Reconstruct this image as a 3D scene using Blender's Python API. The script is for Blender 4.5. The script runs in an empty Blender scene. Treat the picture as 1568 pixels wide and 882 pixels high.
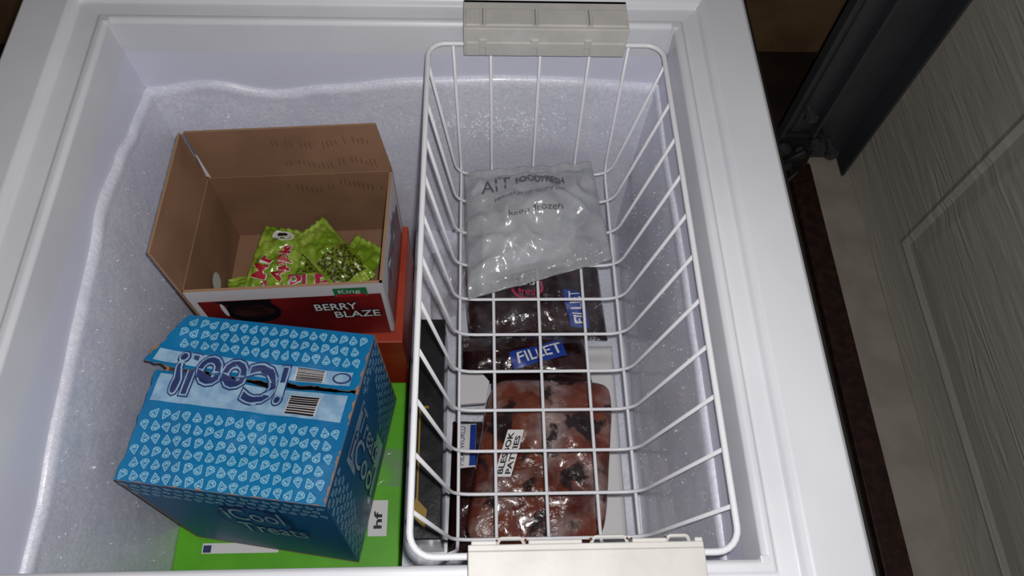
import bpy, bmesh, math, random
from mathutils import Vector, Matrix, noise
random.seed(7)
V=Vector
FLOOR_Z=-0.80
scene=bpy.context.scene
col=scene.collection
# ------------------------------------------------------------------ materials
def lin(c):
    return tuple(((x/255)/12.92 if x/255<=.04045 else ((x/255+.055)/1.055)**2.4) for x in c)+(1,)
def mat(name,c,rough=.5,c2=None,nscale=20,bump=0,bscale=200,coat=0,metal=0,spec=.5,lo=.4,hi=.6,alpha=1,trans=0,detail=4,bdist=.001):
    m=bpy.data.materials.new(name);m.use_nodes=True
    nt=m.node_tree;b=nt.nodes['Principled BSDF']
    b.inputs['Base Color'].default_value=lin(c);b.inputs['Roughness'].default_value=rough
    b.inputs['Metallic'].default_value=metal;b.inputs['Specular IOR Level'].default_value=spec
    b.inputs['Coat Weight'].default_value=coat;b.inputs['Coat Roughness'].default_value=.12
    b.inputs['Alpha'].default_value=alpha;b.inputs['Transmission Weight'].default_value=trans
    tc=nt.nodes.new('ShaderNodeTexCoord')
    if c2 is not None:
        n=nt.nodes.new('ShaderNodeTexNoise');n.inputs['Scale'].default_value=nscale;n.inputs['Detail'].default_value=detail
        r=nt.nodes.new('ShaderNodeValToRGB');r.name='ramp'
        r.color_ramp.elements[0].position=lo;r.color_ramp.elements[1].position=hi
        r.color_ramp.elements[0].color=lin(c);r.color_ramp.elements[1].color=lin(c2)
        nt.links.new(tc.outputs['Object'],n.inputs['Vector']);nt.links.new(n.outputs['Fac'],r.inputs['Fac'])
        nt.links.new(r.outputs['Color'],b.inputs['Base Color'])
    if bump:
        n=nt.nodes.new('ShaderNodeTexNoise');n.inputs['Scale'].default_value=bscale;n.inputs['Detail'].default_value=3
        bp=nt.nodes.new('ShaderNodeBump');bp.inputs['Strength'].default_value=bump;bp.inputs['Distance'].default_value=bdist
        nt.links.new(tc.outputs['Object'],n.inputs['Vector']);nt.links.new(n.outputs['Fac'],bp.inputs['Height'])
        nt.links.new(bp.outputs['Normal'],b.inputs['Normal'])
    return m
def overlay(m,c,scale,lo,hi,detail=6,offs=3.7,amt=1):
    nt=m.node_tree;b=nt.nodes['Principled BSDF'];src=b.inputs['Base Color'].links[0].from_socket
    tc=nt.nodes.new('ShaderNodeTexCoord');mp=nt.nodes.new('ShaderNodeMapping');mp.inputs['Location'].default_value=(offs,offs*.7,1)
    n=nt.nodes.new('ShaderNodeTexNoise');n.inputs['Scale'].default_value=scale;n.inputs['Detail'].default_value=detail
    mr=nt.nodes.new('ShaderNodeMapRange');mr.inputs[1].default_value=lo;mr.inputs[2].default_value=hi;mr.inputs[4].default_value=amt
    mx=nt.nodes.new('ShaderNodeMix');mx.data_type='RGBA'
    L=nt.links.new
    L(tc.outputs['Object'],mp.inputs[0]);L(mp.outputs[0],n.inputs['Vector']);L(n.outputs['Fac'],mr.inputs[0]);L(mr.outputs[0],mx.inputs[0])
    L(src,mx.inputs[6]);mx.inputs[7].default_value=lin(c);L(mx.outputs[2],b.inputs['Base Color'])
    return m
M_rim=mat('white_enamel',(221,222,228),.38,c2=(212,213,220),nscale=6,bump=.05,bscale=300)
M_liner=mat('liner_plastic',(217,218,234),.40,bump=.05,bscale=120)
M_frost=mat('frost_ice',(216,217,231),.34,c2=(234,235,246),nscale=330,bump=.42,bscale=800,lo=.38,hi=.66,spec=.8,bdist=.0008,coat=.5)
overlay(M_frost,(206,208,224),30,.50,.66,detail=5,amt=.45)
M_crystal=mat('ice_crystal',(250,250,255),.08,spec=1)
M_body=mat('cabinet_dark',(30,30,33),.4)
M_rubber=mat('gasket_rubber',(10,10,11),.6)
M_wire=mat('white_wire_coating',(234,234,238),.35)
M_handle=mat('handle_plastic',(206,203,199),.45,c2=(198,195,190),nscale=40,bump=.1,bscale=150)
M_rust=mat('rust',(110,66,40),.8)
M_groove=mat('handle_groove',(150,148,146),.6)
M_kraft=mat('kraft_board',(128,94,72),.75,c2=(142,106,82),nscale=14,bump=.15,bscale=90)
M_kraft2=mat('kraft_edge',(156,122,92),.8)
M_flute=mat('kraft_crush_mark',(92,62,45),.85)
M_whitecard=mat('white_card',(210,206,208),.55)
M_red=mat('red_print',(128,28,28),.4,c2=(96,20,22),nscale=14)
M_black=mat('black_print',(22,18,22),.35)
M_choc=mat('chocolate_print',(40,22,22),.35,c2=(70,34,34),nscale=60)
M_white=mat('white_ink',(228,226,226),.5)
M_green_lbl=mat('green_ink',(40,120,70),.5)
M_orange=mat('orange_card',(176,62,34),.5,c2=(158,50,28),nscale=20)
M_lime=mat('lime_card',(98,186,24),.45,c2=(88,174,22),nscale=18)
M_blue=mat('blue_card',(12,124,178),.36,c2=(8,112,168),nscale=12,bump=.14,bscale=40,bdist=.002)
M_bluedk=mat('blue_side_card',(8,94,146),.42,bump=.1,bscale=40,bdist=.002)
M_pale=mat('pale_blue_ink',(160,194,220),.28,c2=(132,172,206),nscale=80,bump=.5,bscale=110,coat=.4,bdist=.0015)
M_cone=mat('cone_print_ink',(140,196,222),.45)
M_navy=mat('navy_ink',(40,52,104),.5)
M_pack=mat('lolly_wrapper',(116,150,32),.22,c2=(166,192,78),nscale=45,bump=.7,bscale=140,lo=.42,hi=.62,coat=.7,bdist=.002)
M_packdk=mat('olive_ink',(56,66,20),.3,c2=(124,136,44),nscale=300,lo=.47,hi=.53,coat=.5)
M_redink=mat('red_ink',(176,28,46),.4)
M_pink=mat('pink_ink',(186,44,84),.4)
M_bagink=mat('bag_print',(84,84,92),.4)
M_meat=mat('frozen_meat',(84,36,24),.28,c2=(118,58,40),nscale=30,bump=.9,bscale=140,lo=.4,hi=.6,coat=.7,bdist=.002,detail=8)
overlay(M_meat,(176,156,152),20,.50,.70,detail=10,amt=.75)
overlay(M_meat,(26,14,15),36,.54,.60,detail=5,offs=9.1,amt=.94)
M_meatdk=mat('dark_vacuum_meat',(34,12,14),.2,c2=(62,24,24),nscale=30,bump=.7,bscale=80,lo=.45,hi=.75,coat=.9,bdist=.003,detail=6)
overlay(M_meatdk,(116,96,96),34,.60,.76,detail=9,amt=.5)
M_bluelbl=mat('blue_label',(28,60,150),.35)
M_blackcard=mat('black_card',(20,19,20),.3,c2=(38,36,38),nscale=50,coat=.5,bump=.35,bscale=60,bdist=.002)
M_yellow=mat('yellow_ink',(150,118,30),.4)
M_steel=mat('galvanised_steel',(88,90,96),.38,c2=(80,82,88),nscale=6,metal=.3,bump=.05,bscale=200)
M_steeldk=mat('dark_steel',(46,45,46),.5,metal=.2)  # darker steel tone for track backing, hinge bracket and linkage
M_brownwall=mat('brown_plaster',(146,116,80),.85,c2=(124,96,66),nscale=8,bump=.3,bscale=40)
M_floor=mat('dark_floor',(60,42,34),.7,c2=(44,32,27),nscale=10)
M_woodstrip=mat('dark_wood_strip',(70,42,36),.5,c2=(44,26,23),nscale=60)
M_sill=mat('cream_sill',(204,197,185),.55,c2=(190,183,170),nscale=14)
def film_mat(name,c,a0,a1,sc,rough=.15,bump=.5,bs=85):
    m=bpy.data.materials.new(name);m.use_nodes=True;nt=m.node_tree
    b=nt.nodes['Principled BSDF'];out=nt.nodes['Material Output']
    b.inputs['Base Color'].default_value=lin(c);b.inputs['Roughness'].default_value=rough;b.inputs['Specular IOR Level'].default_value=.8
    b.inputs['Coat Weight'].default_value=.6;b.inputs['Coat Roughness'].default_value=.1
    tr=nt.nodes.new('ShaderNodeBsdfTransparent');mx=nt.nodes.new('ShaderNodeMixShader')
    tc=nt.nodes.new('ShaderNodeTexCoord')
    n=nt.nodes.new('ShaderNodeTexNoise');n.inputs['Scale'].default_value=sc;n.inputs['Detail'].default_value=6
    mr=nt.nodes.new('ShaderNodeMapRange');mr.inputs[1].default_value=.4;mr.inputs[2].default_value=.65;mr.inputs[3].default_value=a0;mr.inputs[4].default_value=a1
    n2=nt.nodes.new('ShaderNodeTexNoise');n2.inputs['Scale'].default_value=bs;n2.inputs['Detail'].default_value=3;n2.inputs['Distortion'].default_value=1
    bp=nt.nodes.new('ShaderNodeBump');bp.inputs['Strength'].default_value=bump;bp.inputs['Distance'].default_value=.003
    L=nt.links.new
    L(tc.outputs['Object'],n.inputs['Vector']);L(tc.outputs['Object'],n2.inputs['Vector']);L(n2.outputs['Fac'],bp.inputs['Height']);L(bp.outputs[0],b.inputs['Normal'])
    L(n.outputs['Fac'],mr.inputs[0]);L(mr.outputs[0],mx.inputs[0])
    L(tr.outputs[0],mx.inputs[1]);L(b.outputs[0],mx.inputs[2]);L(mx.outputs[0],out.inputs[0])
    return m
M_film=film_mat('clear_film',(190,190,196),.015,.10,40)
M_film2=film_mat('cloudy_film',(170,170,176),.08,.45,30)
M_bag=film_mat('frosted_bag',(190,192,196),.40,.85,30,rough=.22,bump=.5,bs=50)
M_ice=mat('ice_chunks',(214,216,222),.35,c2=(230,232,238),nscale=60,bump=.5,bscale=160,coat=.3)
def door_mat():
    m=bpy.data.materials.new('woodgrain_door_paint');m.use_nodes=True;nt=m.node_tree
    b=nt.nodes['Principled BSDF'];b.inputs['Roughness'].default_value=.42
    tc=nt.nodes.new('ShaderNodeTexCoord');mp=nt.nodes.new('ShaderNodeMapping');mp.inputs['Scale'].default_value=(1,.5,5)
    mp.inputs['Rotation'].default_value=(.10,0,0)
    w=nt.nodes.new('ShaderNodeTexNoise');w.inputs['Scale'].default_value=1.8;w.inputs['Detail'].default_value=2.0;w.inputs['Distortion'].default_value=.5
    mm=nt.nodes.new('ShaderNodeMath');mm.operation='MULTIPLY';mm.inputs[1].default_value=75
    s=nt.nodes.new('ShaderNodeMath');s.operation='SINE'
    n2=nt.nodes.new('ShaderNodeTexNoise');n2.inputs['Scale'].default_value=1;n2.inputs['Detail'].default_value=3
    mp2=nt.nodes.new('ShaderNodeMapping');mp2.inputs['Scale'].default_value=(1,9,90)
    mr=nt.nodes.new('ShaderNodeMapRange');mr.inputs[1].default_value=.42;mr.inputs[2].default_value=.62
    mul=nt.nodes.new('ShaderNodeMath');mul.operation='MULTIPLY'
    r=nt.nodes.new('ShaderNodeValToRGB');r.color_ramp.elements[0].color=lin((216,212,203));r.color_ramp.elements[1].color=lin((226,222,213))
    bp=nt.nodes.new('ShaderNodeBump');bp.inputs['Strength'].default_value=.40;bp.inputs['Distance'].default_value=.0018
    L=nt.links.new
    L(tc.outputs['Object'],mp.inputs['Vector']);L(mp.outputs[0],w.inputs['Vector']);L(w.outputs['Fac'],mm.inputs[0]);L(mm.outputs[0],s.inputs[0])
    L(tc.outputs['Object'],mp2.inputs['Vector']);L(mp2.outputs[0],n2.inputs['Vector']);L(n2.outputs['Fac'],mr.inputs[0])
    L(s.outputs[0],mul.inputs[0]);L(mr.outputs[0],mul.inputs[1])
    L(mul.outputs[0],bp.inputs['Height']);L(mul.outputs[0],r.inputs[0]);L(r.outputs['Color'],b.inputs['Base Color']);L(bp.outputs[0],b.inputs['Normal'])
    return m
M_door=door_mat()
# ------------------------------------------------------------------ helpers
def parent(name,loc):
    e=bpy.data.objects.new(name,None);e.location=loc;e.empty_display_size=.05;col.objects.link(e);return e
def mkobj(name,verts,faces,mats,par=None,smooth=False,fm=None,bevel=0,bseg=2):
    me=bpy.data.meshes.new(name);me.from_pydata([tuple(v) for v in verts],[],faces);me.update()
    if not isinstance(mats,(list,tuple)):mats=[mats]
    for m in mats:me.materials.append(m)
    if fm:
        for p,i in zip(me.polygons,fm):p.material_index=i
    if smooth:
        for p in me.polygons:p.use_smooth=True
    ob=bpy.data.objects.new(name,me);col.objects.link(ob)
    if par:ob.parent=par;ob.location=-V(par.location)
    if bevel:
        b=ob.modifiers.new('bev','BEVEL');b.width=bevel;b.segments=bseg;b.limit_method='ANGLE'
    return ob
def boxv(x0,x1,y0,y1,z0,z1):
    v=[(x0,y0,z0),(x1,y0,z0),(x1,y1,z0),(x0,y1,z0),(x0,y0,z1),(x1,y0,z1),(x1,y1,z1),(x0,y1,z1)]
    f=[(0,3,2,1),(4,5,6,7),(0,1,5,4),(1,2,6,5),(2,3,7,6),(3,0,4,7)]
    return v,f
def box(name,x0,x1,y0,y1,z0,z1,m,par=None,bevel=0):
    v,f=boxv(x0,x1,y0,y1,z0,z1);return mkobj(name,v,f,m,par,bevel=bevel)
def merge(parts):
    V_,F_=[],[]
    for v,f in parts:
        o=len(V_);V_+=list(v);F_+=[tuple(i+o for i in q) for q in f]
    return V_,F_
def tube(pts,r,n=8,closed=False):
    pts=[V(p) for p in pts];N=len(pts);vs=[];fs=[]
    up=None
    for i,p in enumerate(pts):
        if closed:t=(pts[(i+1)%N]-pts[i-1]).normalized()
        else:t=(pts[min(i+1,N-1)]-pts[max(i-1,0)]).normalized()
        if up is None:
            up=V((0,0,1)) if abs(t.z)<.9 else V((1,0,0))
        a=(up-t*up.dot(t)).normalized();up=a;b=t.cross(a)
        for k in range(n):
            an=2*math.pi*k/n;vs.append(p+a*r*math.cos(an)+b*r*math.sin(an))
    R_=N if closed else N-1
    for i in range(R_):
        j=(i+1)%N
        for k in range(n):
            k2=(k+1)%n;fs.append((i*n+k,i*n+k2,j*n+k2,j*n+k))
    if not closed:
        fs.append(tuple(range(n))[::-1]);fs.append(tuple((N-1)*n+k for k in range(n)))
    return vs,fs
def rounded(pts,r,seg=5):
    pts=[V(p) for p in pts];o=[pts[0]]
    for i in range(1,len(pts)-1):
        a,b,c=pts[i-1],pts[i],pts[i+1]
        d1=(a-b).normalized();d2=(c-b).normalized()
        p0=b+d1*r;p2=b+d2*r
        for k in range(seg+1):
            t=k/seg;o.append(p0*(1-t)**2+b*2*t*(1-t)+p2*t*t)
    o.append(pts[-1]);return o
def bil(c):
    a,b,cc,d=[V(p) for p in c]
    return lambda s,t:(a*(1-s)+b*s)*(1-t)+(d*(1-s)+cc*s)*t
def text_on(patch,txt,o,r,u,m,par,name='lettering',eps=.0006,bold=0.0,nrm=None,extr=0):
    cu=bpy.data.curves.new('t','FONT');cu.body=txt;cu.size=1;cu.offset=bold;cu.resolution_u=3
    ob=bpy.data.objects.new('t',cu);col.objects.link(ob)
    bpy.context.view_layer.update()
    dg=bpy.context.evaluated_depsgraph_get()
    me=bpy.data.meshes.new_from_object(ob.evaluated_get(dg))
    vs=[v.co.copy() for v in me.vertices];fs=[tuple(p.vertices) for p in me.polygons]
    bpy.data.objects.remove(ob);bpy.data.curves.remove(cu);bpy.data.meshes.remove(me)
    if not vs:return
    x0=min(v.x for v in vs)+bold;x1=max(v.x for v in vs)-bold;y0=min(v.y for v in vs)+bold;y1=max(v.y for v in vs)-bold
    out=[]
    for v in vs:
        a=(v.x-x0)/(x1-x0);b=(v.y-y0)/(y1-y0)
        s=o[0]+a*r[0]+b*u[0];t=o[1]+a*r[1]+b*u[1]
        out.append(onp(patch,s,t,eps))
    return mkobj(name,out,fs,m,par)
def onp(patch,s,t,eps):
    e=.004;p=patch(s,t);n=(patch(s+e,t)-patch(s-e,t)).cross(patch(s,t+e)-patch(s,t-e))
    n.normalize();return p+n*eps
def patch_quad(patch,o,r,u,m,par,name='print',eps=.0004,n=6):
    vs=[];fs=[]
    for j in range(n+1):
        for i in range(n+1):
            a=i/n;b=j/n;vs.append(onp(patch,o[0]+a*r[0]+b*u[0],o[1]+a*r[1]+b*u[1],eps))
    for j in range(n):
        for i in range(n):
            k=j*(n+1)+i;fs.append((k,k+1,k+n+2,k+n+1))
    return mkobj(name,vs,fs,m,par,smooth=True)
def patch_poly(patch,pts,m,par,name='print',eps=.0005):
    return mkobj(name,[onp(patch,s,t,eps) for s,t in pts],[tuple(range(len(pts)))],m,par)
def ell(cs,ct,rs,rt,n=28,w=0):
    return [(cs+rs*math.cos(2*math.pi*k/n)*(1+w*math.sin(5*k)),ct+rt*math.sin(2*math.pi*k/n)*(1+w*math.sin(5*k))) for k in range(n)]
def slab(name,q,th,mo,mi,par,me_=None):
    q=[V(p) for p in q];n=(q[1]-q[0]).cross(q[3]-q[0]).normalized()
    vs=q+[p-n*th for p in q]
    fs=[(0,1,2,3),(7,6,5,4),(0,4,5,1),(1,5,6,2),(2,6,7,3),(3,7,4,0)]
    return mkobj(name,vs,fs,[mo,mi,me_ or M_kraft2],par,fm=[0,1,2,2,2,2])
def pillow(name,c,H,m,par,pw=.5,namp=.003,nsc=30,nx=36,ny=36,seam=.06,seed=0,bottom=.4,wav=0,twoside=True,round_=0,ridge=0):
    base=bil(c)
    def hgt(s,t):
        s=min(max(s,0),1);t=min(max(t,0),1)
        a=max(0,math.sin(math.pi*s));tt=min(max((t-seam)/(1-2*seam),0),1);b=max(0,math.sin(math.pi*tt))
        return (a**pw)*(b**pw)
    def top(s,t):
        p=base(s,t)
        if round_:
            cs=abs(2*s-1);ct=abs(2*t-1);k=(cs**6)*(ct**6)*round_
            cpt=base(.5,.5);p=p.lerp(cpt,k)
        h=hgt(s,t)
        nz=noise.noise(V((p.x*nsc+seed,p.y*nsc,p.z*nsc)))+.5*noise.noise(V((p.x*nsc*2.3,p.y*nsc*2.3+seed,3)))
        rg=ridge*(1-abs(noise.noise(V((p.x*nsc*1.5+seed*3,p.y*nsc*1.5,seed))))*2.2) if ridge else 0
        e=wav*math.sin(s*37+seed)*(1-h)
        return p+V((0,0,H*h+(namp*nz+rg)*(.35+.65*h)+e))
    vs=[];fs=[]
    for j in range(ny+1):
        for i in range(nx+1):vs.append(top(i/nx,j/ny))
    W=nx+1
    for j in range(ny):
        for i in range(nx):
            k=j*W+i;fs.append((k,k+1,k+W+1,k+W))
    if twoside:
        o=len(vs)
        for j in range(ny+1):
            for i in range(nx+1):
                p=top(i/nx,j/ny);b=base(i/nx,j/ny);h=hgt(i/nx,j/ny)
                vs.append(V((p.x,p.y,min(p.z-.0006,b.z-H*bottom*h))))
        for j in range(ny):
            for i in range(nx):
                k=o+j*W+i;fs.append((k,k+W,k+W+1,k+1))
        edge=[i for i in range(W)]+[j*W+nx for j in range(1,ny+1)]+[ny*W+i for i in range(nx-1,-1,-1)]+[j*W for j in range(ny-1,0,-1)]
        for a,b in zip(edge,edge[1:]+edge[:1]):fs.append((b,a,a+o,b+o))
    mkobj(name,vs,fs,m,par,smooth=True)
    return top
# ------------------------------------------------------------------ room
box('floor',-2.2,.86,-1.2,1.32,FLOOR_Z-.05,FLOOR_Z,M_floor)
box('wall_back',-2.2,.86,1.30,1.40,FLOOR_Z,1.5,M_brownwall)
d=parent('door_1',(.805,.3,FLOOR_Z))
parts=[boxv(.800,.830,-1.0,1.28,FLOOR_Z,1.3)]
mkobj('door_leaf',*merge(parts),M_door,d)
def frame(y0,y1,z0,z1,w=.026,x=.800):
    def ring(k,xx):return [(xx,y0+k,z0+k),(xx,y1-k,z0+k),(xx,y1-k,z1-k),(xx,y0+k,z1-k)]
    vs=ring(0,x)+ring(w*.5,x-.006)+ring(w,x-.001)+ring(w*2.4,x-.006)
    fs=[]
    for a in range(3):
        for i in range(4):
            j=(i+1)%4;fs.append((a*4+i,(a+1)*4+i,(a+1)*4+j,a*4+j))
    fs.append((12,13,14,15)[::-1])
    return vs,fs
for k,(z0,z1) in enumerate([(-.69,-.26),(-.14,.30),(.42,.86)]):
    for (y0,y1) in [(-.25,.71),(-.95,-.36)]:
        v,f=frame(y0,y1,z0,z1);mkobj('raised_panel',v,f,M_door,d)
box('trim_1',.716,.800,-1.1,.99,FLOOR_Z,FLOOR_Z+.012,M_sill,bevel=.002)
box('trim_2',.668,.716,-1.1,.96,FLOOR_Z,FLOOR_Z+.016,M_woodstrip,bevel=.002)
s=parent('steel_door_track',(.62,.88,-.55))
ps=[boxv(.548,.612,.870,.876,-.56,1.3),boxv(.548,.553,.850,.876,-.56,1.3),boxv(.607,.612,.850,.876,-.56,1.3),boxv(.572,.588,.866,.872,-.56,1.3)]
mkobj('track_channel',*merge(ps),M_steel,s)
ps=[boxv(.628,.705,.880,.885,-.655,1.3),boxv(.700,.705,.835,.885,-.655,1.3)]
mkobj('angle_iron',*merge(ps),M_steel,s)
box('track_backing',.606,.634,.884,.90,-.62,1.3,M_steeldk,s)
box('hinge_bracket',.545,.632,.855,.885,-.66,-.56,M_steeldk,s,bevel=.004)
ps=[]
for (x,z) in [(.565,-.59),(.60,-.60),(.585,-.64),(.62,-.575),(.66,-.60),(.58,-.50)]:
    ps.append(tube([(x,.875,z),(x,.838,z)],.0075,8))
    ps.append(tube([(x,.850,z),(x,.842,z)],.013,6))
mkobj('bolts',*merge(ps),M_steel,s)
ps=[tube([(.560,.84,-.70),(.575,.84,-.62),(.60,.835,-.58)],.006,8),tube([(.557,.85,-.74),(.557,.84,-.66)],.012,10),
    tube([(.62,.85,-.66),(.60,.84,-.70),(.575,.85,-.74)],.005,8),tube([(.557,.86,-.80),(.557,.86,-.66)],.008,8)]
mkobj('linkage',*merge(ps),M_steeldk,s,smooth=True)
# ------------------------------------------------------------------ freezer
XL,XR,YN,YF=-.335,.182,.0596,.5288
fz=parent('chest_freezer',(-.08,.29,FLOOR_Z))
def rect(x0,x1,y0,y1,z):return [(x0,y0,z),(x1,y0,z),(x1,y1,z),(x0,y1,z)]
OX0,OX1,OY0,OY1=-.413,.252,-.03,.62
def rings(name,rs,m,par,cap=None,bevel=0):
    vs=[p for r in rs for p in r];fs=[]
    for a in range(len(rs)-1):
        for i in range(4):
            j=(i+1)%4;fs.append((a*4+i,a*4+j,(a+1)*4+j,(a+1)*4+i))
    if cap:fs.append(tuple((len(rs)-1)*4+i for i in range(4)))
    return mkobj(name,vs,fs,m,par,bevel=bevel)
rings('rim_frame',[rect(OX0,OX1,OY0,OY1,-.03),rect(OX0,OX1,OY0,OY1,.006),
   rect(OX0+.004,OX1-.004,OY0+.004,OY1-.004,.010),
   rect(-.370,.211,.028,.558,.010),rect(-.366,.207,.032,.554,.007),rect(-.364,.205,.034,.552,.002),
   rect(-.345,.191,.050,.538,.000),rect(-.343,.189,.052,.536,.003),rect(-.338,.185,.057,.532,.003),
   rect(XL,XR,YN,YF,0),rect(XL,XR,YN,YF,-.035)],M_rim,fz,bevel=.0012)
rings('inner_liner',[rect(XL,XR,YN,YF,-.035),rect(XL-.001,XR+.001,YN-.001,YF+.001,-.036),rect(XL-.001,XR+.001,YN-.001,YF+.001,-.48)],M_liner,fz,cap=True)
rings('cabinet',[rect(OX0+.001,OX1-.001,OY0,OY1,FLOOR_Z+.02),rect(OX0+.001,OX1-.001,OY0,OY1,-.03)],M_body,fz)
rings('gasket_edge',[rect(OX0-.004,OX1+.006,OY0-.004,OY1+.004,-.03),rect(OX0-.004,OX1+.006,OY0-.004,OY1+.004,-.002),rect(OX0+.001,OX1-.001,OY0,OY1,-.001)],M_rubber,fz)
box('base_plinth',OX0+.02,OX1-.02,OY0+.02,OY1-.02,FLOOR_Z,FLOOR_Z+.03,M_rubber,fz)
box('compressor_step',-.083,XR,YN,YF,-.48,-.335,M_liner,fz,bevel=.004)
ps=[]
for (x,y) in [(XL,YF),(XR,YF),(XR,YN),(XL,YN)]:
    sx=1 if x<0 else -1;sy=-1 if y>.3 else 1
    ps.append(boxv(min(x-.004*sx,x+.002*sx),max(x-.004*sx,x+.002*sx),min(y-.004*sy,y+.002*sy),max(y-.004*sy,y+.002*sy),-.03,.0038))
mkobj('corner_clips',*merge(ps),M_rim,fz,bevel=.0008)
def interp(tab,x):
    tab=sorted(tab)
    if x<=tab[0][0]:return tab[0][1]
    for (a,b),(c,e) in zip(tab,tab[1:]):
        if x<=c:
            k=(x-a)/(c-a);k=k*k*(3-2*k);return b+(e-b)*k
    return tab[-1][1]
def frost(name,mapf,s0,s1,line,zb,T,grow,seed,step=.003):
    nx=int((s1-s0)/step);rows=[0,.0008,.002,.0035,.0055,.008,.011]
    z=.0142
    while z<.42:rows.append(z);z+=step
    vs=[];fs=[]
    for i in range(nx+1):
        s_=s0+(s1-s0)*i/nx
        zt=interp(line,s_)+.0018*noise.noise(V((s_*18,seed,0)))+.0004*noise.noise(V((s_*90,seed,5)))
        for dd in rows:
            zz=max(zt-dd,zb)
            t=T*(1-math.exp(-dd/.0035))+grow*min(dd,.25)
            edge=math.exp(-((dd-.005)/.005)**2)*.0007
            n1=noise.noise(V((s_*8,zz*8,seed)))*.0024+noise.noise(V((s_*40,zz*40,seed)))*.0003+noise.noise(V((s_*230,zz*230,seed)))*.00022
            k=min(1,dd/.014)
            off=-.0015 if dd==0 else t+edge+n1*k
            vs.append(mapf(s_,zz,off))
    W=len(rows)
    for i in range(nx):
        for j in range(W-1):
            k=i*W+j;fs.append((k,k+1,k+W+1,k+W))
    return mkobj(name,vs,fs,M_frost,fz,smooth=True)
LB=[(-.334,-.084),(-.27,-.075),(-.208,-.087),(-.154,-.079),(-.061,-.067),(.070,-.064),(.181,-.073)]
LL=[(.06,-.088),(.106,-.086),(.204,-.075),(.32,-.066),(.373,-.058),(.43,-.066),(.469,-.078),(.53,-.085)]
LR=[(.06,-.075),(.2,-.07),(.35,-.07),(.45,-.078),(.53,-.073)]
frost('frost_back',lambda s,z,o:(s,YF-o,z),XL,XR,LB,-.478,.005,.045,1.3)
frost('frost_left',lambda s,z,o:(XL+o,s,z),YN,YF,LL,-.478,.005,.03,7.7)
frost('frost_right',lambda s,z,o:(XR-o,s,z),YN,YF,LR,-.334,.0025,.015,4.1)
frost('frost_front',lambda s,z,o:(s,YN+o,z),XL,XR,[(-.4,-.08),(.2,-.08)],-.478,.004,.01,9.1,step=.006)
def ffloor(name,x0,x1,y0,y1,z,seed):
    n=60;vs=[];fs=[]
    for j in range(n+1):
        for i in range(n+1):
            x=x0+(x1-x0)*i/n;y=y0+(y1-y0)*j/n
            vs.append((x,y,z+.003+.003*noise.noise(V((x*25,y*25,seed)))+.0008*noise.noise(V((x*120,y*120,seed)))))
    for j in range(n):
        for i in range(n):
            k=j*(n+1)+i;fs.append((k,k+1,k+n+2,k+n+1))
    mkobj(name,vs,fs,M_frost,fz,smooth=True)
ffloor('frost_step',-.083,XR,YN,YF,-.336,2)
ffloor('frost_floor',XL,-.083,YN,YF,-.48,3)
ps=[]
def octa(c,r):
    c=V(c);v=[c+V(d_)*r*random.uniform(.6,1.3) for d_ in [(1,0,0),(-1,0,0),(0,1,0),(0,-1,0),(0,0,1),(0,0,-1)]]
    return v,[(0,2,4),(2,1,4),(1,3,4),(3,0,4),(2,0,5),(1,2,5),(3,1,5),(0,3,5)]
for k in range(1500):
    z=random.uniform(-.31,-.085);dd=abs(z+.075);w=random.random()
    rr=random.choice([.0003,.0004,.0004,.0005,.0008])
    if w<.36:ps.append(octa((random.uniform(XL+.02,XR-.01),YF-.006-.045*dd,z),rr))
    elif w<.70:ps.append(octa((XL+.006+.03*dd,random.uniform(YN+.02,YF-.02),z),rr))
    else:ps.append(octa((XR-.0035-.015*dd,random.uniform(YN+.02,YF-.02),z),rr))
for k in range(200):
    x=random.gauss(.02,.045);z=random.gauss(-.125,.012);ps.append(octa((min(max(x,-.12),.14),YF-.0068-.045*abs(z+.075),z),random.uniform(.0006,.0013)))
for (x,y,z,r) in [(-.262,YF-.009,-.118,.0015),(.118,YF-.009,-.115,.0015),(XL+.008,.16,-.14,.0018),(.05,YF-.009,-.12,.0013),(-.10,YF-.008,-.10,.0012)]:
    ps.append(octa((x,y,z),r))
mkobj('ice_crystals',*merge(ps),M_crystal,fz)
# ------------------------------------------------------------------ basket
bk=parent('wire_basket',(.06,.29,-.177))
BZ,TZ=-.177,-.012
tx0,tx1,ty0,ty1=-.047,.173,.066,.520
bx0,bx1,by0,by1=-.022,.143,.099,.492
ps=[]
def rrect(x0,x1,y0,y1,z,r,seg=6):
    o=[]
    for cx,cy,a0 in [(x1-r,y1-r,0),(x0+r,y1-r,90),(x0+r,y0+r,180),(x1-r,y0+r,270)]:
        for k in range(seg+1):
            a=math.radians(a0+90*k/seg);o.append((cx+r*math.cos(a),cy+r*math.sin(a),z))
    return o
ps.append(tube(rrect(tx0,tx1,ty0,ty1,TZ,.016),.0024,10,closed=True))
cys=[.101,.140,.179,.218,.257,.296,.335,.374,.413,.453,.490]
for k,y in enumerate(cys):
    yt=.096+(.452-.096)*k/9 if k<10 else .497
    ps.append(tube(rounded([(tx0,yt,TZ),(bx0-.002,y,BZ),(bx1+.002,y,BZ),(tx1,yt,TZ)],.020),.0016,8))
lxs=[-.020,.014,.060,.106,.141]
txs=[-.024,.011,.058,.105,.141]
for x,xt in zip(lxs,txs):
    ps.append(tube(rounded([(xt,ty0,TZ),(x,by0-.006,BZ-.003),(x,by1+.006,BZ-.003),(xt,ty1,TZ)],.018),.0016,8))
mkobj('wire_grid',*merge(ps),M_wire,bk,smooth=True)
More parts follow.
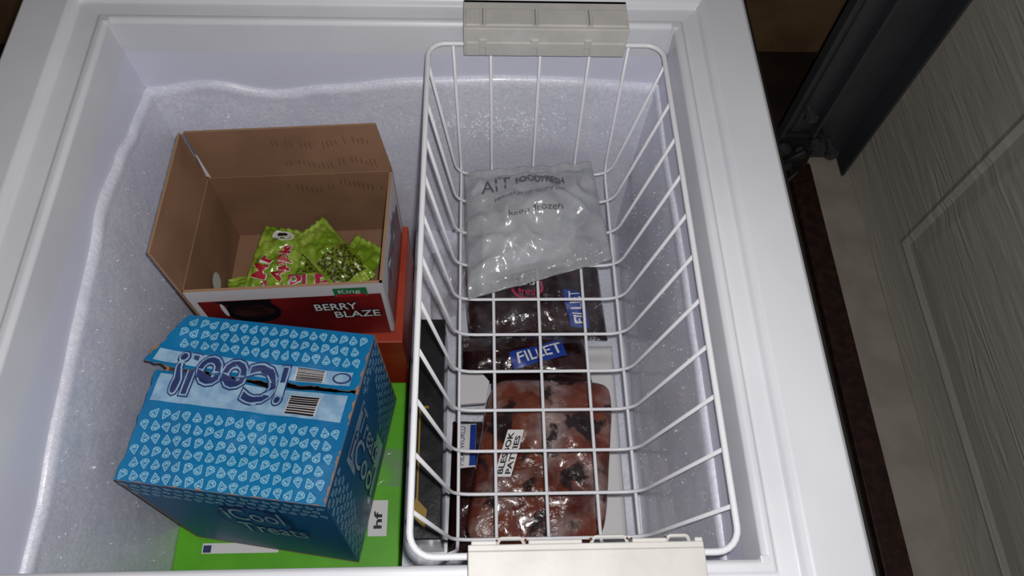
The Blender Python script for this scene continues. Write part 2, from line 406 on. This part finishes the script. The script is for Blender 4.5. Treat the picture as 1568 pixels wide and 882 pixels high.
def handle_far():
    y0=.513;y1=.546
    ps=[boxv(-.014,.136,y0,y1,.012,.016),boxv(-.014,.136,y0-.003,y0+.001,-.017,.016),boxv(-.014,.136,y1-.004,y1,.004,.016)]
    for x in(.0035,.051,.100):
        ps.append(boxv(x-.0035,x+.0035,y0-.0045,y0,-.006,.004))
    for a,b in[(-.012,.001),(.006,.0485),(.0535,.0975),(.1025,.134)]:
        ps.append(boxv(a,b,y0-.0042,y0-.002,-.016,.000)); ps.append(boxv(a,b,y0+.001,.534,.015,.0172))
    return ps
mkobj('far_hanger',*merge(handle_far()),M_handle,bk,bevel=.0008)
ps=[boxv(x-.0006,x+.0006,.515,.534,.0155,.0172) for x in(.0035,.051,.100)]
mkobj('far_hanger_slots',*merge(ps),M_groove,bk)
ps=[boxv(-.008,.141,.030,.0655,.012,.016),boxv(-.008,.141,.0655,.0695,-.014,.015),boxv(-.008,.141,.028,.032,.004,.016)]
for a,b in[(-.006,.010),(.030,.064),(.096,.118),(.136,.141)]:
    ps.append(boxv(a,b,.069,.072,-.012,.014))
mkobj('near_hanger',*merge(ps),M_handle,bk,bevel=.0008)
ps=[]
for a,b in[(.010,.028),(.070,.094),(.118,.134)]:
    ps.append(tube(rounded([(a,.069,.008),(a+.002,.0735,.011),(b-.002,.0735,.011),(b,.069,.008)],.002),.0012,6))
mkobj('near_hanger_clips',*merge(ps),M_handle,bk)
ps=[octa((x,.0722,.011),.0013) for x in(.010,.0285,.070,.093,.096,.118)]
mkobj('rust_specks',*merge(ps),M_rust,bk)
# ------------------------------------------------------------------ open brown-lined ice-cream carton
ob=parent('open_ice_cream_carton',(-.185,.39,-.245))
T_=-.13;B_=-.245
FL,FR,BR,BL=(-.281,.320),(-.093,.330),(-.090,.463),(-.278,.453)
def q(a,b,z0,z1):return [(a[0],a[1],z0),(b[0],b[1],z0),(b[0],b[1],z1),(a[0],a[1],z1)]
slab('front_panel',q(FL,FR,B_,T_),.003,M_whitecard,M_kraft,ob)
slab('right_panel',q(FR,BR,B_,T_),.003,M_whitecard,M_kraft,ob)
slab('back_panel',q(BR,BL,B_,T_),.003,M_whitecard,M_kraft,ob)
slab('left_panel',q(BL,FL,B_,T_),.003,M_whitecard,M_kraft,ob)
slab('bottom_panel',[(p[0],p[1],B_+.003) for p in(FL,FR,BR,BL)],.003,M_kraft,M_kraft,ob)
bf=[(BR[0],BR[1],T_),(BL[0]+.006,BL[1],T_),(-.279,.459,-.066),(-.100,.472,-.068)]
slab('back_flap',bf,.0025,M_whitecard,M_kraft,ob)
slab('left_flap',[(BL[0],BL[1]-.003,T_),(FL[0],FL[1],T_),(-.290,.330,-.072),(-.285,.458,-.068)],.0025,M_whitecard,M_kraft,ob)
mkobj('tuck_corner',[(-.277,.452,-.131),(-.262,.4525,-.127),(-.279,.457,-.098)],[(0,1,2)],M_whitecard,ob)
# crushed flute marks on the inner board of flap and back panel
bfp=bil([(bf[1][0],bf[1][1]-.0035,bf[1][2]),(bf[0][0],bf[0][1]-.0035,bf[0][2]),(bf[3][0],bf[3][1]-.0035,bf[3][2]),(bf[2][0],bf[2][1]-.0035,bf[2][2])])
bpp=bil([(BL[0],BL[1]-.0045,B_),(BR[0],BR[1]-.0045,B_),(BR[0],BR[1]-.0045,T_),(BL[0],BL[1]-.0045,T_)])
ps=[]
def dash(P,s_,t_,h,w=.0035):
    v=[P(s_,t_),P(s_+w,t_),P(s_+w*1.2,t_+h),P(s_+w*.2,t_+h)];return [tuple(a) for a in v],[(0,1,2,3)]
for k in range(22):
    s_=.42+.024*k
    for (P,t_,h) in [(bfp,.18+.06*math.sin(k*.5),.16),(bfp,.62+.05*math.sin(k*.4+1),.13),(bpp,.78+.05*math.sin(k*.45+2),.10)]:
        if s_<.97 and random.random()<.8:ps.append(dash(P,s_,t_,h*random.uniform(.6,1.1)))
mkobj('crushed_flutes',*merge(ps),M_flute,ob)
fp=bil(q(FL,FR,B_,T_))
patch_quad(fp,(.05,0),(.93,0),(0,.82),M_red,ob,'red_print',n=2)
patch_poly(fp,ell(.30,.60,.14,.22),M_black,ob,'chocolate_disc',.0007)
patch_poly(fp,ell(.30,.62,.11,.13),M_choc,ob,'chocolate_disc_inner',.0009)
patch_poly(fp,[(.13,.82),(.42,.82),(.40,.62),(.36,.72),(.2,.72)],M_black,ob,'print_arc',.001)
patch_poly(fp,ell(.16,.66,.012,.12),M_white,ob,'print_glint',.0011)
patch_quad(fp,(.745,.80),(.17,0),(0,.15),M_green_lbl,ob,'brand_label',.0008,n=2)
patch_quad(fp,(.755,.79),(.15,0),(0,.05),M_redink,ob,'brand_label_base',.0009,n=2)
text_on(fp,'King',(.77,.845),(.11,0),(0,.08),M_white,ob,eps=.0012)
text_on(fp,'BERRY',(.62,.56),(.22,0),(0,.12),M_black,ob,eps=.0010,bold=.09)
text_on(fp,'BLAZE',(.71,.40),(.24,0),(0,.12),M_black,ob,eps=.0010,bold=.09)
text_on(fp,'BERRY',(.62,.56),(.22,0),(0,.12),M_white,ob,eps=.0013,bold=.015)
text_on(fp,'BLAZE',(.71,.40),(.24,0),(0,.12),M_white,ob,eps=.0013,bold=.015)
rp=bil(q(FR,BR,B_,T_))
patch_quad(rp,(.06,.02),(.84,0),(0,.60),M_red,ob,'side_print',.0005,n=2)
patch_poly(rp,ell(.35,.58,.20,.20,w=.12),M_choc,ob,'side_print_berries',.0008)
patch_poly(rp,ell(.62,.62,.16,.16,w=.2),M_black,ob,'side_print_berries',.0009)
for k in range(16):
    patch_poly(rp,ell(random.uniform(.2,.8),random.uniform(.5,.85),.03,.03,n=10),random.choice([M_white,M_choc,M_redink]),ob,'berry_dot',.0011)
x_=BL[0]+.0045;y_=FL[1]+.045
mkobj('finger_hole',[(x_,y_+.010*math.cos(a),-.195+.013*math.sin(a)) for a in [k*math.pi/8 for k in range(16)]],[tuple(range(16))],M_whitecard,ob)
# ------------------------------------------------------------------ lollies
def packet(cx,cy,z,L,W,ang,txt,tm,seed,tilt=0,tiltx=0,H=.010,dark=True):
    e=parent('ice_lolly_packet',(cx,cy,z))
    ca,sa=math.cos(ang),math.sin(ang)
    def P(a,b):return (cx+a*ca-b*sa,cy+a*sa+b*ca,z+tilt*b+tiltx*a)
    c=[P(-W/2,-L/2),P(W/2,-L/2),P(W/2,L/2),P(-W/2,L/2)]
    t=pillow('wrapper',c,H,M_pack,e,pw=.6,namp=.006,nsc=60,nx=30,ny=50,seed=seed,wav=.0012,ridge=.0035,bottom=.3)
    if dark:patch_quad(t,(.08,.12),(.84,0),(0,.40),M_packdk,e,'fruit_print',.0006,n=18)
    if txt:
        patch_poly(t,ell(.5,.84,.24,.08),M_white,e,'mascot_print',.002)
        patch_poly(t,ell(.5,.85,.12,.04),M_black,e,'mascot_face',.0026)
        n=len(txt)
        for i,w in enumerate(txt):
            wd=.30 if n>1 else .5
            o=((.47+.40*i) if n>1 else .80,.22);ln=.30 if (n>1 and i==0) else .50
            text_on(t,w,o,(0,ln),(-wd,0),M_white,e,eps=.0020,bold=.05)
            text_on(t,w,o,(0,ln),(-wd,0),tm,e,eps=.0026,bold=.02)
    return e
packet(-.195,.395,-.240,.125,.05,math.radians(80),None,M_redink,9,H=.005)
packet(-.150,.388,-.234,.11,.045,math.radians(-30),None,M_redink,5,H=.007)
packet(-.198,.374,-.222,.148,.036,math.radians(-84),('APPLE',),M_pink,2,H=.008,tiltx=.1,dark=False)
packet(-.222,.400,-.216,.088,.050,math.radians(-10),('Mr','Apple'),M_redink,1,tilt=.0,H=.008,dark=False)
packet(-.160,.404,-.212,.092,.044,math.radians(42),None,M_redink,3,H=.011,tilt=.1)
# ------------------------------------------------------------------ orange box
oc=parent('orange_carton',(-.18,.39,-.475))
mkobj('carton_body',*boxv(-.282,-.084,.318,.466,-.475,-.247),M_orange,oc,bevel=.0015)
op=bil([(-.084,.318,-.475),(-.084,.466,-.475),(-.084,.466,-.247),(-.084,.318,-.247)])
patch_quad(op,(.1,.3),(.7,0),(0,.4),M_redink,oc,'side_print',n=2)
# ------------------------------------------------------------------ green box
gc=parent('green_carton',(-.20,.19,-.475))
GZ=-.334
mkobj('carton_body',*boxv(-.322,-.087,.094,.304,-.475,GZ),M_lime,gc,bevel=.0015)
gp=bil([(-.322,.094,GZ),(-.087,.094,GZ),(-.087,.304,GZ),(-.322,.304,GZ)])
patch_quad(gp,(.12,.10),(.34,0),(0,.05),M_white,gc,'white_strip_print',n=2)
patch_quad(gp,(.125,.105),(.035,0),(0,.035),M_navy,gc,'emblem',.0007,n=2)
patch_quad(gp,(.855,.17),(.085,0),(0,.18),M_white,gc,'label_sticker',n=2)
text_on(gp,'hf',(.915,.21),(0,.08),(-.035,0),M_black,gc,eps=.001,bold=.03)
patch_quad(gp,(.86,.42),(.14,0),(0,.20),M_film2,gc,'packing_tape',.0008,n=2)
gr=bil([(-.087,.094,-.475),(-.087,.304,-.475),(-.087,.304,GZ),(-.087,.094,GZ)])
text_on(gr,'FRESH',(.45,.45),(.5,0),(0,.35),M_black,gc,eps=.001)
# ------------------------------------------------------------------ blue box
bb=parent('blue_ice_cream_carton',(-.20,.21,-.331))
BT,BB=-.142,-.331
cFL,cFR,cBR,cBL=(-.308,.149),(-.130,.124),(-.098,.280),(-.272,.302)
dFL,dFR,dBR,dBL=(-.300,.132),(-.128,.103),(-.097,.282),(-.270,.303)
def q2(a,b,c,d_):return [(a[0],a[1],BB),(b[0],b[1],BB),(c[0],c[1],BT),(d_[0],d_[1],BT)]
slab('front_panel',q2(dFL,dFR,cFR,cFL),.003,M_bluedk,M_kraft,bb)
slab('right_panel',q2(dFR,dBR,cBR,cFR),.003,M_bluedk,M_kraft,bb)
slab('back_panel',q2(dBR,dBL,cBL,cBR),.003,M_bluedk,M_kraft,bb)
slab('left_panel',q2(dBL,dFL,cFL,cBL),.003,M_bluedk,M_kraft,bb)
slab('bottom_panel',[(p[0],p[1],BB+.003) for p in(dFL,dFR,dBR,dBL)],.003,M_kraft,M_kraft,bb)
tp=bil([(cFL[0],cFL[1],BT+.0022),(cFR[0],cFR[1],BT+.0022),(cBR[0],cBR[1],BT+.0022),(cBL[0],cBL[1],BT+.0022)])
def dent(s,t):
    e=min(1,max(0,8*min(t,1-t)))*min(1,max(0,8*(1-s)))
    seam=math.exp(-((t-.635)/.10)**2)
    return (.0042*noise.noise(V((s*3.5,t*4,1.5)))+.0018*noise.noise(V((s*10,t*9,4.5)))-.0035*seam*(1-abs(2*s-1.1)))*e
def tpl(s,t):
    p=tp(s,t)
    f=math.exp(-max(s,-.1)*28/6)
    if t>.6375: k=max(0,1-(t-.645)/.355);z=(.010*f+.0028)*k
    else: k=max(t,0)/.63;z=.003*f*k
    return p+V((0,0,z+dent(s,t)))
def flap(name,t0,t1,torn,lx):
    n=60;m_=14;vs=[];fs=[];fm=[]
    for i in range(n+1):
        a=i/n
        jit=.010*noise.noise(V((i*.75,t0*9,2)))+(.018*noise.noise(V((i*.17,t0*9,5))))
        if torn=='lo':jit-=.010*math.exp(-((a-.40)/.12)**2)
        else:jit-=.012*math.exp(-((a-.55)/.2)**2)
        l_=t0+(jit if torn=='lo' else 0);h_=t1+(jit*.7 if torn=='hi' else 0)
        for j in range(m_+1):
            t=l_+(h_-l_)*j/m_
            jl=.022*noise.noise(V((j*.8,t0*7,8)))
            k=(t-t0)/(t1-t0) if torn=='hi' else 1-(t-t0)/(t1-t0)
            s_=(lx*max(0,k)+jl)*(1-a)**3+a if a>0 else lx*max(0,k)+jl
            vs.append(tpl(min(s_,1),t))
    N=len(vs);vs+=[v-V((0,0,.0024)) for v in vs]
    W=m_+1
    for i in range(n):
        for j in range(m_):
            k=i*W+j;fs.append((k,k+W,k+W+1,k+1));fm.append(0);fs.append((k+N,k+1+N,k+W+1+N,k+W+N));fm.append(1)
    edge=[i*W for i in range(n+1)]+[n*W+j for j in range(1,W)]+[i*W+m_ for i in range(n-1,-1,-1)]+[j for j in range(m_-1,0,-1)]
    for a,b in zip(edge,edge[1:]+edge[:1]):fs.append((a,a+N,b+N,b));fm.append(1)
    mkobj(name,vs,fs,[M_blue,M_kraft2],bb,fm=fm,smooth=False)
flap('top_flap_back',.650,1.0,'lo',-.075)
flap('top_flap_front',0,.632,'hi',-.03)
mkobj('torn_board',[tpl(-.075,.70)+V((0,0,-.003)),tpl(.03,.64)+V((0,0,-.004)),tpl(.10,.70)+V((0,0,-.004)),tpl(-.04,.82)+V((0,0,-.004)),tpl(-.085,.75)+V((0,0,-.003))],[(0,1,2,3,4)],M_kraft2,bb)
def cones(patch,sw,tw,pitch,mask,name,eps=.0006,g=1.22):
    vs=[];fs=[];ns=int(sw/pitch);rp_=1.18;nt_=int(tw/(pitch*rp_))
    def add(poly,cx,cy,ang):
        ca,sa=math.cos(ang),math.sin(ang);o=len(vs)
        for x,y in poly:
            X=cx+(x*ca-y*sa)*pitch*g;Y=cy+(x*sa+y*ca)*pitch*g
            vs.append(onp(patch,X/sw,Y/tw,eps))
        fs.append(tuple(range(o,o+len(poly))))
    def seg(a,b,w):
        a=V(a);b=V(b);d_=(b-a).normalized();n_=V((-d_.y,d_.x))*w/2
        return [tuple(a+n_),tuple(a-n_),tuple(b-n_),tuple(b+n_)]
    for j in range(nt_+1):
        for i in range(ns+1):
            cx=(i+.5+(.5 if j%2 else 0))*pitch;cy=(j+.5)*pitch*rp_
            if cx>sw-.45*pitch or cy>tw-.45*pitch or not mask(cx/sw,cy/tw):continue
            an=(math.pi if (i+j)%2 else 0)+random.choice([-.5,.45,.3,-.3])+random.uniform(-.1,.1)
            w=.08
            add(seg((-.30,.14),(0,-.40),w),cx,cy,an);add(seg((.30,.14),(0,-.40),w),cx,cy,an);add(seg((-.33,.14),(.33,.14),w),cx,cy,an)
            add(seg((-.15,.05),(.09,-.20),.05),cx,cy,an);add(seg((.15,.05),(-.09,-.20),.05),cx,cy,an)
            arc=[(.27*math.cos(a),.16+.19*math.sin(a)) for a in [math.pi*k/6 for k in range(7)]]
            for a,b in zip(arc,arc[1:]):add(seg(a,b,w),cx,cy,an)
            add([(-.12,.18),(.12,.18),(.06,.28),(-.08,.27)],cx,cy,an)
    return mkobj(name,vs,fs,M_cone,bb)
cones(tpl,.178,.158,.0094,lambda s_,t_:not(.42<t_<.775),'cone_print_top')
patch_quad(tpl,(.0,.455),(.955,0),(0,.160),M_pale,bb,'pale_band_front',.0007,n=40)
patch_quad(tpl,(-.04,.668),(.99,0),(0,.082),M_pale,bb,'pale_band_back',.0007,n=40)
for w,mm,e in[(.075,M_navy,.0010),(.045,M_pale,.0014),(.012,M_navy,.0017)]:
    text_on(tpl,"iCool!",(.62,.735),(-.54,0),(0,-.225),mm,bb,eps=e,bold=w)
patch_poly(tpl,ell(.90,.71,.05,.033),M_navy,bb,'stamp',.0010);patch_poly(tpl,ell(.90,.71,.04,.024),M_pale,bb,'stamp_inner',.0014)
for (o,r_,h_) in[((.665,.47),.16,.115),((.66,.672),.15,.072)]:
    patch_quad(tpl,o,(r_,0),(0,h_),M_whitecard,bb,'barcode_ground',.0010,n=6)
    vs=[];fs=[];y=0
    while y<1:
        w=random.choice([.05,.08,.10]);
        for q_ in range(6):
            k=len(vs)
            for a,b in[(.04+.92*q_/6,y),(.04+.92*(q_+1)/6,y),(.04+.92*(q_+1)/6,min(y+w,1)),(.04+.92*q_/6,min(y+w,1))]:vs.append(onp(tpl,o[0]+a*r_,o[1]+b*h_,.0016))
            fs.append((k,k+1,k+2,k+3))
        y+=w+random.choice([.03,.05])
    mkobj('barcode',vs,fs,M_black,bb)
def wear(patch,a,b,w,n,name='worn_edge'):
    vs=[];fs=[]
    for i in range(n+1):
        k=i/n;s_=a[0]+(b[0]-a[0])*k;t_=a[1]+(b[1]-a[1])*k
        ww=max(.001,w*(.4+1.6*noise.noise(V((i*.8,a[0]*9,3+a[1])))))
        vs.append(onp(patch,s_,t_,.0011));vs.append(onp(patch,s_-ww,t_,.0011))
    for i in range(n):fs.append((2*i,2*i+2,2*i+3,2*i+1))
    mkobj(name,vs,fs,M_kraft2,bb)
wear(tpl,(1.0,.0),(1.0,.30),.018,24)
wear(tpl,(1.0,.45),(1.0,.95),.012,24)
def wearh(patch,t_,s0,s1,w,n):
    vs=[];fs=[]
    for i in range(n+1):
        s_=s0+(s1-s0)*i/n;ww=max(.0008,w*(.2+1.5*noise.noise(V((i*.6,t_*9,7)))))
        vs.append(onp(patch,s_,t_,.0011));vs.append(onp(patch,s_,t_+ww,.0011))
    for i in range(n):fs.append((2*i,2*i+2,2*i+3,2*i+1))
    mkobj('worn_edge',vs,fs,M_kraft2,bb)
wearh(tpl,.0,.02,.98,.010,40)
fpb=bil(q2(dFL,dFR,cFR,cFL))
cones(fpb,.18,.19,.0094,lambda s_,t_:t_>.82,'cone_print_front')
patch_poly(fpb,ell(.56,.62,.19,.22),M_navy,bb,'logo_oval',.0007)
patch_poly(fpb,ell(.56,.62,.178,.20),M_bluedk,bb,'logo_oval_inner',.0009)
for w,mm,e in[(.05,M_navy,.0012),(.01,M_pale,.0016)]:
    text_on(fpb,'iCool',(.42,.62),(.30,0),(0,.18),mm,bb,eps=e,bold=w)
    text_on(fpb,'Treats',(.44,.42),(.36,0),(0,.15),mm,bb,eps=e+.0001,bold=w)
rpb=bil(q2(dFR,dBR,cBR,cFR))
cones(rpb,.16,.19,.0094,lambda s_,t_:not(.22<s_<.70),'cone_print_side')
patch_quad(rpb,(.30,.12),(.36,0),(0,.76),M_pale,bb,'side_band',.0006,n=2)
for w,mm,e in[(.05,M_navy,.0012),(.01,M_pale,.0016)]:
    text_on(rpb,'iCool',(.34,.85),(0,-.68),(.15,0),mm,bb,eps=e,bold=w)
    text_on(rpb,'Treats',(.50,.85),(0,-.6),(.13,0),mm,bb,eps=e+.0001,bold=w)
# ------------------------------------------------------------------ dark carton beside basket
dk=parent('black_carton',(-.05,.20,-.333))
mkobj('carton_body',*boxv(-.070,-.038,.112,.345,-.331,-.245),M_blackcard,dk,bevel=.0015)
dp=bil([(-.070,.112,-.245),(-.038,.112,-.245),(-.038,.345,-.245),(-.070,.345,-.245)])
patch_quad(dp,(.22,.16),(.05,0),(0,.40),M_yellow,dk,'yellow_stripe',n=2)
patch_quad(dp,(.22,.56),(.30,0),(0,.012),M_yellow,dk,'yellow_stripe_end',n=2)
patch_poly(dp,[(.1,.10),(.5,.04),(.55,.12),(.2,.17)],M_yellow,dk,'yellow_block')
# ------------------------------------------------------------------ meats
def meat(name,c,H,m,seed,**k):
    zs=min(p[2] for p in c);cx=sum(p[0] for p in c)/4;cy=sum(p[1] for p in c)/4
    e=parent(name,(cx,cy,zs));return e,pillow('pack',c,H,m,e,seed=seed,bottom=k.pop('bottom',.3),**k)
e,t0=meat('foam_tray',[(.02,.098,-.327),(.158,.10,-.327),(.160,.345,-.327),(.03,.345,-.327)],.010,M_white,3,pw=.12,namp=.0005)
e,t1=meat('meat_pack_under',[(-.034,.100,-.300),(.100,.100,-.300),(.10,.245,-.300),(-.030,.245,-.300)],.020,M_meatdk,11,pw=.3,namp=.004,seam=.02)
patch_quad(t1,(.06,.62),(.14,0),(0,.34),M_white,e,'label',.0012,n=8)
patch_quad(t1,(.15,.63),(.05,0),(0,.32),M_bluelbl,e,'label_stripe',.0018,n=8)
text_on(t1,'MEATWORLD',(.11,.64),(0,.30),(-.045,0),M_navy,e,eps=.002)
mc=[(-.020,.104,-.272),(.124,.107,-.272),(.147,.278,-.272),(.011,.283,-.272)]
e,t2=meat('mince_patty_pack',mc,.026,M_meat,21,pw=.20,namp=.006,seam=.01,round_=.10,nsc=28,nx=50,ny=50,ridge=.002)
mb=bil([(x,y,-.238) for x,y,z in mc])
lab=bil([mb(.155,.37),mb(.275,.37),mb(.325,.64),mb(.205,.64)])
ztop=max(t2(s_,t_).z for s_ in(.16,.2,.25,.3,.33) for t_ in(.38,.45,.52,.6,.64))+.0008
lab2=lambda s_,t_:V((lab(s_,t_).x,lab(s_,t_).y,ztop))
patch_quad(lab2,(0,0),(1,0),(0,1),M_white,e,'label',.0,n=2)
text_on(lab2,'BLESBOK',(.44,.06),(0,.88),(-.32,0),M_black,e,eps=.0006,bold=.03)
text_on(lab2,'PATTIES',(.90,.06),(0,.80),(-.30,0),M_black,e,eps=.0006,bold=.03)
e,t3=meat('fillet_pack',[(-.020,.290,-.300),(.128,.290,-.300),(.122,.345,-.300),(-.022,.345,-.300)],.022,M_meatdk,31,pw=.3,namp=.005,seam=.02)
patch_quad(t3,(.40,.16),(.42,.30),(-.03,.34),M_bluelbl,e,'label',.0024,n=8)
text_on(t3,'FILLET',(.44,.27),(.34,.25),(-.02,.20),M_white,e,eps=.0038,bold=.01)
e,t4=meat('fillet_pack',[(-.012,.333,-.272),(.145,.330,-.272),(.140,.428,-.272),(-.020,.425,-.272)],.024,M_meatdk,41,pw=.3,namp=.005,seam=.02,ridge=.002)
patch_quad(t4,(.72,.10),(.14,-.02),(-.03,.42),M_bluelbl,e,'label',.0024,n=8)
text_on(t4,'FILLET',(.83,.13),(-.03,.36),(-.075,0),M_white,e,eps=.0038,bold=.01)
patch_poly(t4,ell(.44,.58,.12,.20),M_pink,e,'round_label',.0030)
patch_poly(t4,ell(.44,.58,.10,.16),M_meatdk,e,'round_label_core',.0036)
text_on(t4,'FARM',(.36,.58),(.16,0),(0,.12),M_white,e,eps=.0044,bold=.01)
text_on(t4,'fresh',(.38,.45),(.13,0),(0,.09),M_pink,e,eps=.0044)
pw_=parent('paper_label_card',(0,.27,-.27))
mkobj('card',[(-.024,.252,-.262),(.006,.254,-.262),(.010,.278,-.262),(.0,.290,-.262),(-.024,.288,-.262)]+[(-.024,.252,-.268),(.006,.254,-.268),(.010,.278,-.268),(.0,.290,-.268),(-.024,.288,-.268)],
  [(0,1,2,3,4),(9,8,7,6,5)]+[(i,i+5,(i+1)%5+5,(i+1)%5) for i in range(5)],M_whitecard,pw_)
fb=parent('clear_plastic_bag',(.03,.38,-.24))
pillow('film',[(-.034,.300,-.238),(.150,.318,-.240),(.152,.43,-.240),(-.040,.428,-.238)],.008,M_film,fb,pw=.4,namp=.014,nsc=34,seed=8,twoside=False,ridge=.004)
pillow('film_left',[(-.056,.352,-.29),(-.012,.352,-.235),(-.012,.45,-.235),(-.062,.45,-.29)],.008,M_film2,fb,pw=.4,namp=.014,nsc=50,seed=18,twoside=False,ridge=.005)
# ------------------------------------------------------------------ white frosty bag in basket
wb=parent('frosted_plastic_bag',(.05,.42,-.173))
wt=pillow('bag',[(-.012,.330,-.168),(.138,.376,-.168),(.124,.500,-.168),(-.016,.486,-.168)],.024,M_bag,wb,pw=.5,namp=.010,nsc=24,nx=80,ny=80,seam=.08,seed=4,wav=.0018,bottom=.02,ridge=.008)
pillow('bag_gusset',[(.085,.366,-.170),(.137,.378,-.170),(.124,.402,-.170),(.09,.41,-.168)],.006,M_bag,wb,pw=.4,namp=.008,nsc=70,seed=14,twoside=False,ridge=.004)
ice=pillow('ice_inside',[(.002,.352,-.170),(.100,.380,-.170),(.106,.450,-.170),(.002,.440,-.170)],.012,M_ice,wb,pw=.55,namp=.006,nsc=40,nx=50,ny=40,seed=24,bottom=.01,ridge=.003)
text_on(wt,'AIT',(.12,.72),(.22,0),(0,.13),M_bagink,wb,eps=.0012,bold=.0)
text_on(wt,'FOODFRESH',(.38,.75),(.36,-.03),(0,.075),M_bagink,wb,eps=.0012,bold=.03)
text_on(wt,'PREMIUM QUALITY ICE',(.22,.63),(.50,-.03),(0,.03),M_bagink,wb,eps=.0012)
text_on(wt,'keep frozen',(.30,.46),(.38,-.03),(0,.05),M_bagink,wb,eps=.0012)
# ------------------------------------------------------------------ lift everything so the floor is z=0
for o in list(col.objects):
    if o.parent is None:o.location.z+=-FLOOR_Z
# ------------------------------------------------------------------ camera + lights
cam=bpy.data.cameras.new('camera');co=bpy.data.objects.new('camera',cam);col.objects.link(co)
cam.sensor_width=36;cam.lens=1139.8/1568*36;cam.clip_start=.01
m=Matrix(((.99906,.00347,-.04322),(-.02279,.89008,-.45523),(.03689,.45579,.88932)))
co.matrix_world=Matrix.Translation((0,0,.503-FLOOR_Z))@m.to_4x4()
scene.camera=co
l=bpy.data.lights.new('phone_flash','POINT');l.energy=12;l.shadow_soft_size=.006;l.color=(1,.985,.97)
lo=bpy.data.objects.new('phone_flash',l);lo.location=(.012,.014,.512-FLOOR_Z);col.objects.link(lo)
w=bpy.data.worlds.new('world');scene.world=w;w.use_nodes=True
w.node_tree.nodes['Background'].inputs[0].default_value=(.95,.93,1,1);w.node_tree.nodes['Background'].inputs[1].default_value=.035
scene.view_settings.view_transform='Standard'
